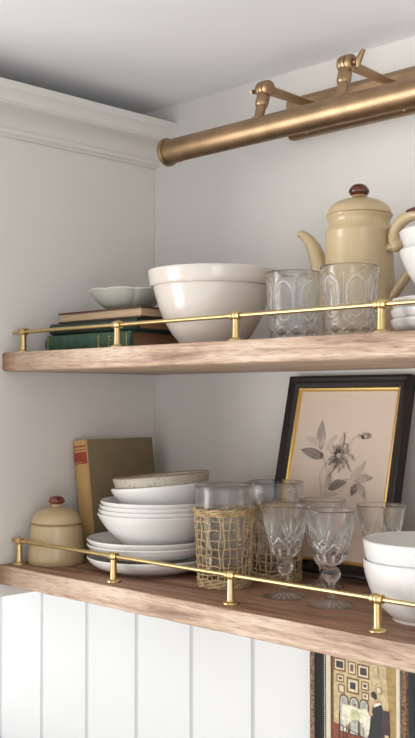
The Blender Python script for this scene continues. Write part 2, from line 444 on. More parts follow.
for sgn in (-1, 1):
    ax = sgn*.0875; KY, KZ = -.152, .017+.002*sgn
    bm = bmesh.new()
    # flat bar that widens to the knuckle
    n_ = 8; rr = []
    for i in range(n_+1):
        t = i/n_; y = -.018+(KY+.018)*t; z = .014+(KZ-.014)*t; hh = .0058+.0022*t; hw = .0055+.0005*t
        rr.append([bm.verts.new((ax+a*hw, y, z+b*hh)) for a, b in ((-1, -.6), (-.6, -1), (.6, -1), (1, -.6), (1, .6), (.6, 1), (-.6, 1), (-1, .6))])
    for i in range(n_):
        for k in range(8): bm.faces.new((rr[i][k], rr[i][(k+1) % 8], rr[i+1][(k+1) % 8], rr[i+1][k]))
    bm.faces.new(rr[0]); bm.faces.new(rr[-1])
    arm = link_bm('arm', bm, M['bronze'], pl, autos=35)
    bm = bmesh.new()
    rot = Matrix.Translation((ax, KY, KZ)) @ Matrix.Rotation(pi/2, 4, 'Y')
    add_lathe(bm, [(0, -.0135), (.010, -.0135), (.0128, -.012), (.0140, -.009), (.0140, -.0048), (.0125, -.0042), (.0125, -.0034), (.0145, -.0028), (.0145, .0028), (.0125, .0034), (.0125, .0042), (.0140, .0048), (.0140, .009), (.0128, .012), (.010, .0135), (0, .0135)], 32, mat4=rot)
    link_bm('knuckle', bm, M['bronze'], arm, autos=25)
    bm = bmesh.new()
    add_lathe(bm, [(0, .012), (.0055, .012), (.0055, .018), (.0035, .019), (.0035, .024), (0, .025)], 18, mat4=Matrix.Translation((ax, KY, KZ)) @ Matrix.Rotation(sgn*pi/2, 4, 'Y'))
    xx = ax+sgn*.021
    if sgn > 0: add_tube(bm, [(xx, KY, KZ-.010), (xx+.001, KY, KZ), (xx+.008, KY, KZ+.011), (xx+.012, KY, KZ+.016)], [.0030, .0058, .0042, .0034], 10)
    else: add_tube(bm, [(xx, KY-.013, KZ-.004), (xx-.001, KY-.007, KZ-.002), (xx, KY, KZ), (xx-.001, KY+.006, KZ+.002)], [.0018, .0040, .0048, .002], 10)
    link_bm('wing_screw', bm, M['bronze'], arm)
    bm = bmesh.new()
    d0 = Vector((ax-.001, KY-.002, KZ-.008)); d1 = Vector((ax-.003, TY+.004, TZ+TR-.002)); dd = d1-d0
    add_tube(bm, [d0, d0+dd*.05, d0+dd*.42, d0+dd*.5, d0+dd*.52, d0+dd*.9, d1], [.0095, .0112, .0115, .0102, .0088, .0080, .0088], 20)
    link_bm('stem', bm, M['bronze'], pl)
    bm = bmesh.new(); add_lathe(bm, [(0, 0), (.0105, 0), (.0105, .002), (.008, .0035), (0, .0035)], 20, mat4=Matrix.Translation((ax-.003, TY+.003, TZ+TR-.0015)))
    link_bm('saddle_washer', bm, M['bronze'], pl)

# ------------------------------------------------------------------ books
def book(name, size, mats, label, loc, rot=(0, 0, 0), th=.003, group=None, bands=(), flip=False):
    """lying book: local x = length along the spine, y = width (spine at y 0), z = thickness. bands: gilt bars on the spine"""
    L, W_, T = size; cover, pages = mats
    t = thing(name, label, 'book', loc, rot, group)
    bm = bmesh.new()
    # C-shaped case: rounded spine, two boards
    pr_o = [(W_, T), (.008, T), (.003, T-.001), (-.001, T*.72), (-.002, T*.5), (-.001, T*.28), (.003, .001), (.008, 0), (W_, 0)]
    pr_i = [(W_, th), (.010, th), (.006, T*.3), (.006, T*.7), (.010, T-th), (W_, T-th)]
    pr = pr_o+pr_i
    A = [bm.verts.new((0, a, b)) for a, b in pr]; B = [bm.verts.new((L, a, b)) for a, b in pr]
    n_ = len(pr)
    for i in range(n_): j = (i+1) % n_; bm.faces.new((A[i], A[j], B[j], B[i]))
    for R_ in (A, B):
        bm.faces.new(R_)
    link_bm('cover', bm, cover, t, autos=40)
    bm = bmesh.new(); add_box(bm, (.004, .0065, th), (L-.004, W_-.004, T-th), .0004, 1)
    link_bm('page_block', bm, pages, t)
    if bands:
        bm = bmesh.new()
        for (a, b, c, d) in bands:
            add_box(bm, (L*a, -.0025, T*c), (L*b, -.0008, T*d))
        link_bm('gilt_lettering', bm, M['giltline'], t, smooth=False)
    return t
# gilt marks: ornament, small rosette and title bars
gb = [(.03, .035, .12, .88), (.965, .97, .12, .88)]
for (c0, w0) in ((.655, .02), (.885, .035)):
    for q in range(5): gb.append((c0-w0*.5, c0+w0*.5*(.4+.6*random.random()), .18+q*.14, .25+q*.14))
    gb.append((c0-.004, c0+.004, .14, .86))
for q in range(4): gb.append((.775-.01, .775+.012*(random.random()), .22+q*.16, .29+q*.16))
book('book', (.240, .160, .034), (M['green'], M['brownpages']), 'thick green cloth book with gilt spine lettering, bottom of the stack', (.026, -.302, ZU), bands=gb)
book('book', (.245, .150, .021), (M['darkgreen'], M['brownpages']), 'thin dark green book, middle of the stack under the scalloped dish', (.034, -.300, ZU+.0345))
# top one lies the other way round: its page edge faces the room
book('book', (.232, .145, .0190), (M['brownbook'], M['pages']), 'brown book with pale page edges outward, topmost under the scalloped dish', (.286, -.150, ZU+.056), (0, 0, pi), th=.0028)

# tall book leaning on the cabinet side: spine towards the room
tb = thing('book', 'tall faded olive book with red spine label leaning on the cabinet side', 'book', (.032, -.222, ZL+.0005), (0, radians(-7.8), 0))
H_, W_, T = .2220, .176, .040
bm = bmesh.new()
pr = [(0, W_), (0, .006), (.003, .001), (.010, -.0015), (.020, -.002), (.030, -.0015), (.037, .001), (.040, .006), (.040, W_), (.037, W_), (.037, .010), (.003, .010), (.003, W_)]
A = [bm.verts.new((a, b, 0)) for a, b in pr]; B = [bm.verts.new((a, b, H_)) for a, b in pr]
for i in range(len(pr)):
    j = (i+1) % len(pr); f = bm.faces.new((A[i], A[j], B[j], B[i])); f.material_index = 1 if 1 <= i <= 6 else 0
bm.faces.new(A); bm.faces.new(B)
link_bm('cover', bm, [M['khaki'], M['tan']], tb, autos=40)
bm = bmesh.new(); add_box(bm, (.0032, .011, .003), (.0368, W_-.004, H_-.003), .0003, 1); link_bm('page_block', bm, M['pages'], tb)
bm = bmesh.new()
def spine_strip(bm, z0, z1):
    q = [(.0015, .0035), (.003, .0006), (.010, -.0020), (.020, -.0026), (.030, -.0020), (.037, .0006), (.0385, .0035)]
    A = [bm.verts.new((a, b, z0)) for a, b in q]; B = [bm.verts.new((a, b, z1)) for a, b in q]
    for i in range(len(q)-1): bm.faces.new((A[i], A[i+1], B[i+1], B[i]))
spine_strip(bm, .176, .199); spine_strip(bm, .2025, .2040); spine_strip(bm, .2085, .2115)
ob = link_bm('spine_label', bm, M['red'], tb); ob['label'] = 'red leather title label'
bm = bmesh.new()
add_box(bm, (.008, -.0029, .1782), (.032, -.0024, .1794))
link_bm('gilt_lettering', bm, M['giltline'], tb, smooth=False)

# ------------------------------------------------------------------ crockery builders
def shell(outer, t, n=6):
    """outer ctrl (r, z) from centre bottom to rim; returns a closed-at-poles profile with an inner wall"""
    o = smooth_prof(outer, n)
    inn = []
    for i in range(len(o)-1, -1, -1):
        a = o[max(i-1, 0)]; b = o[min(i+1, len(o)-1)]
        tx, tz = b[0]-a[0], b[1]-a[1]; l = sqrt(tx*tx+tz*tz) or 1
        nx, nz = -tz/l, tx/l
        inn.append((max(o[i][0]+nx*t, 0), o[i][1]+nz*t))
    rim_o, rim_i = o[-1], inn[0]
    mid = ((rim_o[0]+rim_i[0])/2, max(rim_o[1], rim_i[1])+t*.45)
    inn2 = [mid]
    for r, z in inn:
        if r < inn2[-1][0] or len(inn2) < 2: inn2.append((r, z))
    if inn2[-1][0] > 0: inn2.append((0, inn2[-1][1]))
    return o+inn2
def vessel(name, outer, t, m, loc, label=None, cat=None, group=None, rot=(0, 0, 0), seg=72, fn=None, n=6):
    bm = bmesh.new(); add_lathe(bm, shell(outer, t, n), seg, fn=fn)
    o = link_bm(name, bm, m, loc=loc, autos=45); o.rotation_euler = rot
    if label: tag(o, label, cat, group)
    return o

# --- mixing bowl, with the heavy rolled collar
bm = bmesh.new()
pr = [(0, .003), (.040, .003), (.043, 0), (.050, 0), (.052, .004)] + smooth_prof([(.052, .004), (.068, .024), (.083, .050), (.0935, .080), (.0985, .100)], 7)[1:] + \
     [(.0995, .1015), (.1025, .1018), (.1040, .1035), (.1055, .112), (.1075, .123), (.1080, .1262), (.1068, .1282), (.1045, .1275), (.1015, .121)] + \
     smooth_prof([(.1015, .121), (.096, .098), (.084, .075), (.068, .040), (.045, .015), (0, .009)], 6)[1:]
add_lathe(bm, pr, 96)
o = link_bm('mixing_bowl', bm, M['bowl'], loc=(.406, -.243, ZU), autos=40)
tag(o, 'large white glazed mixing bowl with a thick collar beside the books', 'bowl')

# --- scalloped dish on the books
def scallop(t, r, z, k):
    s = abs(cos(4*t+.6)); dep = min(1, r/.03)
    return (r*(1-.075*dep*(1-sqrt(1-(1-s)**2))*1.0), z+.0015*dep*s*(r/.07)**3)
vessel('scalloped_dish', [(0, 0), (.020, 0), (.030, .0015), (.048, .010), (.062, .022), (.071, .033), (.0735, .0365)], .0028, M['celadon'], (.163, -.217, ZU+.0755),
       'pale celadon scalloped dish lying on top of the stacked books', 'dish', seg=144, fn=scallop)

# --- cut tumblers on the upper shelf
def tumbler(loc, label, rz):
    r0, r1, h = .0350, .0438, .109
    outer = [(0, .002), (r0*.75, .0015), (r0-.003, 0), (r0, .0022)] + [(r0+(r1-r0)*(z/h)**.8, z) for z in [i*h/56 for i in range(2, 57)]]
    inner = [(r1-.0012, h+.0009), (r1-.0024, h)] + [(r0+(r1-r0)*(z/h)**.8-.0034, z) for z in [h-i*(h-.014)/20 for i in range(1, 20)]] + [(r0-.006, .0135), (0, .0125)]
    no = len(outer)
    def fn(t, r, z, k):
        if k >= no or z < .003 or z > h*.90: return r, z
        u = z/h
        g = 0
        if u < .25:                                  # crossed wedge cuts near the base
            a = abs(((t*9/pi+u*14) % 2)-1); b = abs(((t*9/pi-u*14) % 2)-1); g = max(a, b)**4*.0022
        else:
            ph = ((t*6/pi) % 2)-1                    # oval panels: six round the body
            du = (u-.58)/.27; e = sqrt((ph/.72)**2+du*du)
            g = .0017*math.exp(-((e-1)/.10)**2)+.0012*math.exp(-((e-.5)/.10)**2)+.0016*math.exp(-((abs(ph)-1)/.07)**2)
        return r-g, z
    bm = bmesh.new(); add_lathe(bm, outer+inner, 180, fn=fn, deep=.0013)
    o = link_bm('glass_tumbler', bm, [M['glass'], M['cutface']], loc=loc, autos=60); o.rotation_euler = (0, 0, rz)
    return tag(o, label, 'tumbler', 'cut glass tumblers')
tumbler((.588, -.250, ZU), 'cut glass tumbler beside the white mixing bowl', .3)
tumbler((.697, -.252, ZU), 'cut glass tumbler standing before the cream coffee pot', .9)

# --- coffee pot
cp = thing('coffee_pot', 'tall cream enamel coffee pot with a dark red knob behind the tumblers', 'coffee pot', (.6405, -.150, ZU))
cp.scale = (1, 1, .986)
bm = bmesh.new()
pr = [(0, .002), (.050, .002), (.0575, 0), (.0592, .003), (.0590, .010), (.0570, .060), (.0550, .110), (.0528, .155), (.0526, .176), (.0533, .1785), (.0533, .1815), (.0520, .1835),
      (.0498, .188), (.0480, .194), (.0484, .199), (.0515, .2035), (.0530, .2064), (.0530, .2075), (.0505, .2082), (.046, .2080), (.045, .19), (.048, .02), (0, .010)]
add_lathe(bm, pr, 80, mis=[0]*16+[1]+[0]*6)
link_bm('body', bm, [M['cream'], M['brownline']], cp, autos=35)
bm = bmesh.new()
add_lathe(bm, [(0, .2075), (.0500, .2078), (.0512, .2092), (.0508, .2115)] + smooth_prof([(.0508, .2115), (.046, .2215), (.034, .230), (.020, .2345), (.0105, .236)], 5)[1:] + [(.0078, .2375), (.0074, .2395), (.009, .2410), (0, .2415)], 72)
lid = link_bm('lid', bm, M['cream'], cp, autos=35)
bm = bmesh.new()
kp = smooth_prof([(.0074, .2375), (.0120, .2392), (.0150, .2430), (.0165, .2460), (.0155, .2505), (.0110, .2560), (.005, .2588), (0, .2595)], 4)
add_lathe(bm, [(0, .2385)]+kp, 40, mis=[0]*6+[1]*(len(kp)-6))
ob = link_bm('knob', bm, [M['cream'], M['redbrown']], lid); ob['label'] = 'cream knob with a dark red glazed cap'
HD = Vector((1, .06, 0)).normalized(); SD = -HD
def pv(dirv, s, h): return (dirv.x*s, dirv.y*s, h)
bm = bmesh.new()
ctr = spline([pv(SD, .048, .050), pv(SD, .062, .085), pv(SD, .072, .116), pv(SD, .079, .141), pv(SD, .087, .162), pv(SD, .097, .177), pv(SD, .108, .187), pv(SD, .117, .1905)], 5)
n_ = len(ctr); rad = [.0150*(1-i/n_)**1.1+.0058 for i in range(n_)]
add_tube(bm, ctr, rad, 24)
link_bm('spout', bm, M['cream'], cp)
bm = bmesh.new()
main = spline([pv(HD, *c) for c in ((.0665, .1525), (.0625, .1605), (.0630, .1705), (.0690, .1825), (.081, .1925), (.097, .1975), (.116, .1965), (.134, .1870), (.146, .169), (.142, .150), (.124, .132), (.094, .112), (.072, .088), (.054, .067))], 6)
add_tube(bm, [pv(HD, .050, .150), pv(HD, .058, .1512), pv(HD, .0665, .1525)], .0078, 16)
add_tube(bm, main, [.0092 if i < 42 else .0078 for i in range(len(main))], 18)
r_ = bmesh.ops.create_icosphere(bm, subdivisions=3, radius=.0102)
for v in r_['verts']: v.co += Vector(pv(HD, .0675, .1525))
hd = link_bm('handle', bm, M['cream'], cp, autos=60)
bm = bmesh.new()
gp = [p+Vector((0, 0, .0034)) for p in main[27:44]]
add_tube(bm, gp, [.0078+.0010*sin(pi*i/16) for i in range(len(gp))], 16)
ob = link_bm('thumb_rest', bm, M['redbrown'], hd); ob['label'] = 'dark red glazed strip along the handle top'

# --- white stack at the right of the upper shelf
sx_, sy_ = .873, -.247
sp_ = [(0, .0015), (.048, .0015), (.050, 0), (.055, 0), (.060, .0025), (.075, .0045), (.0845, .0100), (.0880, .0165), (.0890, .0205)]
for k, lb in enumerate(('bottom of three small white plates under the upper bowls', 'middle one of three small white plates under the upper bowls', 'topmost of three small white plates, directly under the white bowls')):
    vessel('side_plate', sp_, .0030, M['white'], (sx_, sy_, ZU+.0136*k), lb, 'plate', 'small white plates')
bp_ = [(0, .003), (.026, .003), (.028, 0), (.033, 0), (.036, .004), (.050, .018), (.063, .037), (.072, .056), (.0765, .070)]
vessel('bowl', bp_, .0030, M['white'], (sx_, sy_, ZU+.0455), 'white bowl standing on the small plates beside the coffee pot', 'bowl', 'white bowls on the upper shelf')
vessel('bowl', bp_, .0030, M['white'], (sx_, sy_, ZU+.0715), 'topmost white bowl beside the coffee pot handle', 'bowl', 'white bowls on the upper shelf')

# ------------------------------------------------------------------ lower shelf
# --- lidded jar
jar = thing('lidded_jar', 'small cream lidded jar with a brown knob at the left end of the shelf', 'jar', (.0575, -.300, ZL))
bm = bmesh.new()
add_lathe(bm, [(0, .002), (.046, .002), (.050, 0), (.0522, .003), (.0528, .010), (.0505, .040), (.0478, .064), (.0468, .0700), (.0478, .0718), (.0478, .0735), (.0440, .0745), (.042, .072), (.046, .01), (0, .008)], 72,
          mis=[0]*8+[1, 0, 0, 0, 0])
link_bm('body', bm, [M['cream'], M['brownline']], jar, autos=35)
bm = bmesh.new()
add_lathe(bm, [(0, .0742), (.0455, .0745), (.0470, .0760), (.0465, .0785)] + smooth_prof([(.0465, .0785), (.041, .0895), (.029, .0985), (.017, .1025), (.0105, .104)], 5)[1:] + [(.0088, .1065), (.0105, .1095), (0, .110)], 64)
lid = link_bm('lid', bm, M['cream'], jar, autos=35)
bm = bmesh.new()
add_lathe(bm, [(0, .108)]+smooth_prof([(.0105, .1090), (.0148, .1125), (.0150, .1160), (.0115, .1215), (.005, .1240), (0, .1243)], 4), 36)
ob = link_bm('knob', bm, M['rustknob'], lid); ob['label'] = 'shiny red brown knob'

# --- plates and bowls
px_, py_ = .246, -.236
pp_ = [(0, .003), (.060, .003), (.062, 0), (.068, 0), (.074, .002), (.094, .0085), (.106, .0165), (.1115, .0235), (.1125, .0255)]
for k, (dz, lb) in enumerate(((0, 'bottom of three large white coupe plates left on the lower shelf'), (.0225, 'middle one of three large white coupe plates on the lower shelf'), (.0315, 'topmost of three large white coupe plates, right under the wide bowls'))):
    vessel('coupe_plate', pp_, .0028, M['white'], (px_, py_, ZL+dz), lb, 'plate', 'large white coupe plates')
bx_, by_ = .266, -.236
wb_ = [(0, .003), (.030, .003), (.032, 0), (.038, 0), (.044, .003), (.068, .0185), (.088, .0365), (.1005, .0530), (.1070, .0650)]
for k, lb in enumerate(('lowest of four nested wide white bowls on the coupe plates', 'second from bottom of four nested wide white bowls', 'third from bottom of four nested wide white bowls', 'topmost of four nested wide white bowls, under the small tilted bowl')):
    vessel('wide_bowl', [(a*(1-.016*k), b) for a, b in wb_], .0021, M['white'], (bx_, by_, ZL+.0378+.0074*k), lb, 'bowl', 'nested wide white bowls')
tilt = (Matrix.Rotation(radians(4.8), 4, Vector((.73, -.68, 0)).normalized()) @ Matrix.Rotation(radians(2.0), 4, -RT)).to_euler()
sb_ = [(0, .003), (.020, .003), (.022, 0), (.027, 0), (.032, .003), (.048, .019), (.062, .038), (.076, .060), (.086, .0765), (.0885, .0830)]
sb = vessel('small_bowl', sb_, .0028, M['white'], (.2730, -.2270, ZL+.0680), 'white bowl set at a tilt inside the nested wide bowls', 'bowl', rot=tilt)
sk_ = [(0, .0), (.060, .0), (.068, .002), (.0775, .010), (.0830, .020), (.0865, .034)]
sk = vessel('speckled_dish', sk_, .0034, M['speckle'], (.2710, -.2290, ZL+.1350), 'speckled brown and cream stoneware dish topping the bowl pile', 'dish', rot=tilt)

# --- rattan covered glasses
def rattan_glass(loc, label, rz):
    t = thing('rattan_glass', label, 'glass', loc, (0, 0, rz), 'rattan covered glasses')
    r0, r1, h = .0400, .0492, .164
    rr = lambda z: r0+(r1-r0)*(z/h)
    outer = [(0, .001), (r0-.004, .001), (r0-.001, .002)] + [(rr(z)-.0006, z) for z in [h*i/24 for i in range(1, 25)]]
    inner = [(rr(h)-.0013, h+.0008), (rr(h)-.0022, h)] + [(rr(z)-.0024, z) for z in [h-i*(h-.012)/16 for i in range(1, 16)]] + [(r0-.008, .0105), (0, .010)]
    bm = bmesh.new(); add_lathe(bm, outer+inner, 72); link_bm('glass', bm, M['thinglass'], t, autos=50)
    rnd = random.Random(int(rz*100)+5)
    bm = bmesh.new()
    NV = 26
    for k in range(NV):
        base = 2*pi*k/NV; a0 = rnd.uniform(-.06, .06); sl = rnd.uniform(-.07, .07)
        pts = []
        for i in range(15):
            u = i/14; z = .008+u*.112
            a = base+a0+sl*u+.035*sin(u*13+k*2.1); r = rr(z)+.0016+.0007*(1 if (i+k) % 2 else -1)
            pts.append((r*cos(a), r*sin(a), z))
        add_tube(bm, pts, .00125, 6)
    for q in range(7):
        z0 = .022+q*.0142+rnd.uniform(-.001, .001); pts = []
        for i in range(88):
            a = 2*pi*i/88; z = z0+.0012*sin(a*3+q)+.0008*sin(a*11); r = rr(z)+.0016+.0009*(1 if (i//2+q) % 2 else -1)
            pts.append((r*cos(a), r*sin(a), z))
        add_tube(bm, pts, .00115, 6, closed=True)
    sl = link_bm('woven_sleeve', bm, M['rattan'], t)
    for nm, zs, ra in (('top_braid', (.1165, .1193, .1221, .1249), .0019), ('bottom_braid', (.0022, .0060, .0098, .0136), .0023)):
        bm = bmesh.new()
        for q, z0 in enumerate(zs):
            pts = []
            for i in range(120):
                a = 2*pi*i/120; z = z0+.0012*sin(a*11+q*1.7); r = rr(z)+.0017+.0009*cos(a*11+q*1.7)
                pts.append((r*cos(a), r*sin(a), max(z, ra)))
            add_tube(bm, pts, ra, 7, closed=True)
        if nm == 'top_braid':
            for q in range(16):
                a = rnd.uniform(0, 2*pi); z = .124; r = rr(z)+.004
                add_tube(bm, [(r*cos(a+i*.06), r*sin(a+i*.06), z-.004+i*.0024+.001*rnd.random()) for i in range(4)], .0008, 5)
        link_bm(nm, bm, M['rattan'], sl)
    return t
g1 = rattan_glass((.4435, -.2535, ZL), 'tall rattan wrapped glass nearest the rail, beside the white bowls', .4)
g2 = rattan_glass((.4665, -.1525, ZL), 'tall rattan wrapped glass standing behind the other, by the black frame', 1.9)

# --- crystal goblets
def goblet(loc, label):
    t = thing('crystal_goblet', label, 'goblet', loc, group='cut crystal goblets')
    bm = bmesh.new()
    add_lathe(bm, [(0, .0010), (.020, .0006), (.0335, 0), (.0350, .0006), (.0350, .0014), (.030, .0026), (.020, .0048), (.011, .0082), (.0058, .0125), (0, .0130)], 96,
              fn=lambda a, r, z, k: (r, z-.0011*(abs(cos(10*a))**4)*(r > .008)*(r < .031)*(k > 4)))
    for f in bm.faces:
        c_ = f.calc_center_median(); rr_ = sqrt(c_.x**2+c_.y**2)
        if c_.z > .0016 and .010 < rr_ < .031 and abs(cos(10*atan2(c_.y, c_.x))) > .90: f.material_index = 1
    link_bm('foot', bm, [M['crystal'], M['cutface']], t, autos=50)
    bm = bmesh.new()
    pr = [(0, .0115)]+smooth_prof([(.0058, .0118), (.0045, .020), (.0046, .028), (.0062, .0335), (.0085, .0355), (.0128, .0415), (.0140, .0470), (.0122, .0530), (.0078, .0575), (.0080, .0600)], 5)+[(0, .0605)]
    add_lathe(bm, pr, 12*6, fn=lambda a, r, z, k: (r*(1-.05*abs(sin(3*a))*(r > .004)), z))
    link_bm('stem', bm, M['crystal'], t, autos=50)
    zb, h = .0602, .1400
    def ro(z):
        u = (z-zb)/(h-zb)
        return .0385-.0155*((1-u)/.86)**1.15 if u > .14 else .0085+.0145*sqrt(max(u, 0)/.14)
    zs = [zb+(h-zb)*u for u in (.004, .012, .022, .035, .05, .065)]+[zb+(h-zb)*(.075+.925*i/62) for i in range(63)]
    outer = [(0, zb)]+[(ro(z), z) for z in zs]
    inner = [(ro(h)-.0009, h+.0007), (ro(h)-.0018, h)]+[(ro(z)-.0020-.0014*min(1, (h-z)/.012), z) for z in [h-i*(h-zb-.013)/22 for i in range(1, 22)]]+[(.014, zb+.0095), (0, zb+.007)]
    no = len(outer)
    def fn(a, r, z, k):
        if k >= no: return r, z
        u = (z-zb)/(h-zb)
        if u < .08 or u > .84: return r, z
        s = ((a*5/pi) % 2)-1                       # five fans round the bowl
        g = 0
        if u < .20:
            p = abs(((a*10/pi) % 2)-1); g = .0022*p**2
        elif abs(s) < .55*(1-abs(u-.37)/.19):      # diamond of crossed cuts
            p = abs(((a*15/pi+u*15) % 2)-1); q = abs(((a*15/pi-u*15) % 2)-1); g = .0019*max(p, q)**4
        else:                                      # rays fanning up and out
            dy = (u-.20)*2.0; ang = atan2(s, dy+.001); rad_ = sqrt(s*s+dy*dy)
            p = abs((ang*3.4) % 2-1); g = .0026*p**6*max(0, min(1, (1.22-rad_)*5))
        return r-g, z
    bm = bmesh.new(); add_lathe(bm, outer+inner, 256, fn=fn, deep=.0009)
    link_bm('bowl', bm, [M['crystal'], M['cutface']], t, autos=70)
    return t
gb0 = goblet((.5772, -.2580, ZL), 'cut crystal goblet in front, beside the rattan glasses')
dup(gb0, (.6698, -.2630, ZL), 'cut crystal goblet in front, nearer the white bowls', .5)
dup(gb0, (.5640, -.1500, ZL), 'cut crystal goblet mostly hidden behind the two front goblets', .9)
dup(gb0, (.6794, -.1500, ZL), 'cut crystal goblet at the back beside the pair of white bowls', .2)

# --- pair of white bowls
db_ = [(0, .004), (.040, .004), (.042, 0), (.049, 0), (.0505, .004), (.062, .014), (.077, .034), (.0855, .057), (.0888, .072), (.0895, .0815)]
vessel('deep_bowl', db_, .0026, M['white'], (.8265, -.248, ZL), 'lower of two nested deep white bowls right of the goblets', 'bowl', 'deep white bowls')
vessel('deep_bowl', db_, .0026, M['white'], (.8265, -.248, ZL+.0275), 'upper of two nested deep white bowls right of the goblets', 'bowl', 'deep white bowls')

# ------------------------------------------------------------------ flat artwork helpers (drawn in the picture plane)
class Art:
    def __init__(s, step=.000018, y0=0): s.bm = bmesh.new(); s.mats = []; s.n = 0; s.step = step; s.y0 = y0
    def mi(s, m):
        if m not in s.mats: s.mats.append(m)
        return s.mats.index(m)
    def lay(s): s.n += 1; return s.y0-s.n*s.step
    def poly(s, pts, m, y=None):
        y = s.lay() if y is None else y
        f = s.bm.faces.new([s.bm.verts.new((a, y, b)) for a, b in pts]); f.material_index = s.mi(m)
    def rect(s, a, b, c, d, m): s.poly([(a, b), (c, b), (c, d), (a, d)], m)
    def line(s, pts, w0, m, w1=None):
        y = s.lay(); P_ = [p for p in spline([(a, b, 0) for a, b in pts], 6)] if len(pts) > 2 else [Vector((a, b, 0)) for a, b in pts]
        w1 = w0 if w1 is None else w1; prev = None; n_ = len(P_); k = s.mi(m)
        for i, p in enumerate(P_):
            t = P_[min(i+1, n_-1)]-P_[max(i-1, 0)]; t.normalize(); nn = Vector((-t.y, t.x, 0))*(w0+(w1-w0)*i/(n_-1))/2
            A = s.bm.verts.new((p.x+nn.x, y, p.y+nn.y)); B = s.bm.verts.new((p.x-nn.x, y, p.y-nn.y))
            if prev: s.bm.faces.new((prev[0], A, B, prev[1])).material_index = k
            prev = (A, B)
    def leaf(s, base, tip, w, fill, edge, bend=0.0, vein=True, belly=.45):
        b = Vector(base); t = Vector(tip); d = t-b; L = d.length; d.normalize(); n_ = Vector((-d.y, d.x))
        def pt(u, side):
            wv = (sin(pi*u**(.8 if belly < .5 else 1.2))**.9)*w/2
            c = b+d*(u*L)+n_*(bend*sin(pi*u))
            return c+n_*wv*side
        N = 12
        left = [pt(i/N, 1) for i in range(N+1)]; right = [pt(i/N, -1) for i in range(N, -1, -1)]
        s.poly([tuple(p) for p in left+right[1:-1]], fill)
        if edge:
            s.line([tuple(p) for p in left], .0004, edge); s.line([tuple(p) for p in right], .0005, edge)
        if vein and edge:
            s.line([tuple(pt(i/6, 0)) for i in range(7)], .0006, edge, .0002)
            for i in range(2, 6):
                for sd in (1, -1):
                    s.line([tuple(pt(i/7, 0)), tuple(pt(i/7+.09, sd*.45)), tuple(pt(i/7+.16, sd*.8))], .0003, edge, .0001)
    def done(s, name, parent, loc=None): return link_bm(name, s.bm, s.mats, parent, smooth=False, loc=loc)

# ------------------------------------------------------------------ botanical print leaning on the wall
FX, LEAN = .3880, radians(13.2)
ba = thing('framed_print', 'botanical flower drawing in a black and gold frame leaning on the wall', 'picture', (FX, -.0822, ZL+.0006), (-LEAN, 0, 0))
FW_, FH, FB = .2610, .3455, .0048        # frame size, bottom offset in the print's own frame
bm = bmesh.new()
sweep_frame(bm, FW_, FH, [(0, 0), (0, .016), (.0015, .0195), (.0055, .0205), (.0105, .0180), (.013, .0150), (.0185, .0135), (.0205, .0120), (.0205, .004), (.0205, 0)], [0]*10)
for v in bm.verts: v.co.z += FB
link_bm('frame', bm, M['blackframe'], ba, autos=25)
bm = bmesh.new()
sweep_frame(bm, FW_-.041, FH-.041, [(0, .004), (0, .0125), (.002, .0140), (.0045, .0125), (.0060, .0090), (.0066, .0085), (.0066, .004)], [0]*7)
for v in bm.verts: v.co += Vector((.0205, 0, FB+.0205))
ob = link_bm('inner_moulding', bm, M['gold'], ba, autos=25); ob['label'] = 'narrow gilt inner moulding'
art = Art(y0=-.0080)
art.rect(.0245, FB+.0245, FW_-.0245, FB+FH-.0245, M['paper'])
DX = -.0125                               # traced coordinates to frame coordinates
def q(p): return (p[0]+DX, p[1])
I1, I2, I3, I4 = M['ink1'], M['ink2'], M['ink3'], M['ink4']
lf = [((.1011, .2179), (.0944, .272), .020, I3, I2, .002), ((.0977, .2236), (.0633, .2401), .013, I4, I3, -.001), ((.1109, .2163), (.132, .2457), .011, I4, I3, .002),
      ((.1291, .149), (.1253, .1865), .009, I3, I2, 0), ((.1291, .149), (.1658, .1642), .016, I2, I1, .003), ((.1714, .1719), (.1983, .2009), .011, I4, I3, -.002),
      ((.1812, .1669), (.2178, .1733), .013, I3, I2, .002), ((.1856, .1616), (.1794, .141), .012, I2, I1, 0), ((.1887, .1618), (.2077, .1385), .011, I3, I2, .001),
      ((.1239, .1374), (.1533, .1423), .007, I4, I3, .001), ((.106, .2027), (.0565, .2164), .017, I2, I1, -.002), ((.143, .225), (.147, .250), .008, I4, I3, 0)]
for b_, t_, w_, f_, e_, bd in lf: art.leaf(q(b_), q(t_), w_, f_, e_, bd)
for pts, w0, w1, m_ in (([(.1190, .125), (.1173, .1351), (.1115, .1554), (.1074, .1742), (.115, .1917), (.1295, .2037)], .0012, .0006, I2),
                        ([(.1230, .125), (.1239, .1374), (.1226, .1599), (.1218, .1787), (.1146, .1936), (.108, .2047), (.098, .2217), (.0969, .2429)], .0013, .0006, I2),
                        ([(.1616, .2256), (.1677, .239), (.1804, .2449), (.1874, .2433)], .0007, .0009, I2), ([(.1239, .1374), (.1331, .153), (.1499, .1633), (.1696, .1692), (.1837, .1652)], .0008, .0006, I2),
                        ([(.108, .2047), (.104, .213), (.106, .2027)], .0012, .001, I1), ([(.146, .205), (.154, .218), (.1616, .2256)], .0007, .0006, I3), ([(.1837, .1652), (.1905, .163), (.1950, .160)], .0007, .0006, I2)):
    art.line([q(p) for p in pts], w0, m_, w1)
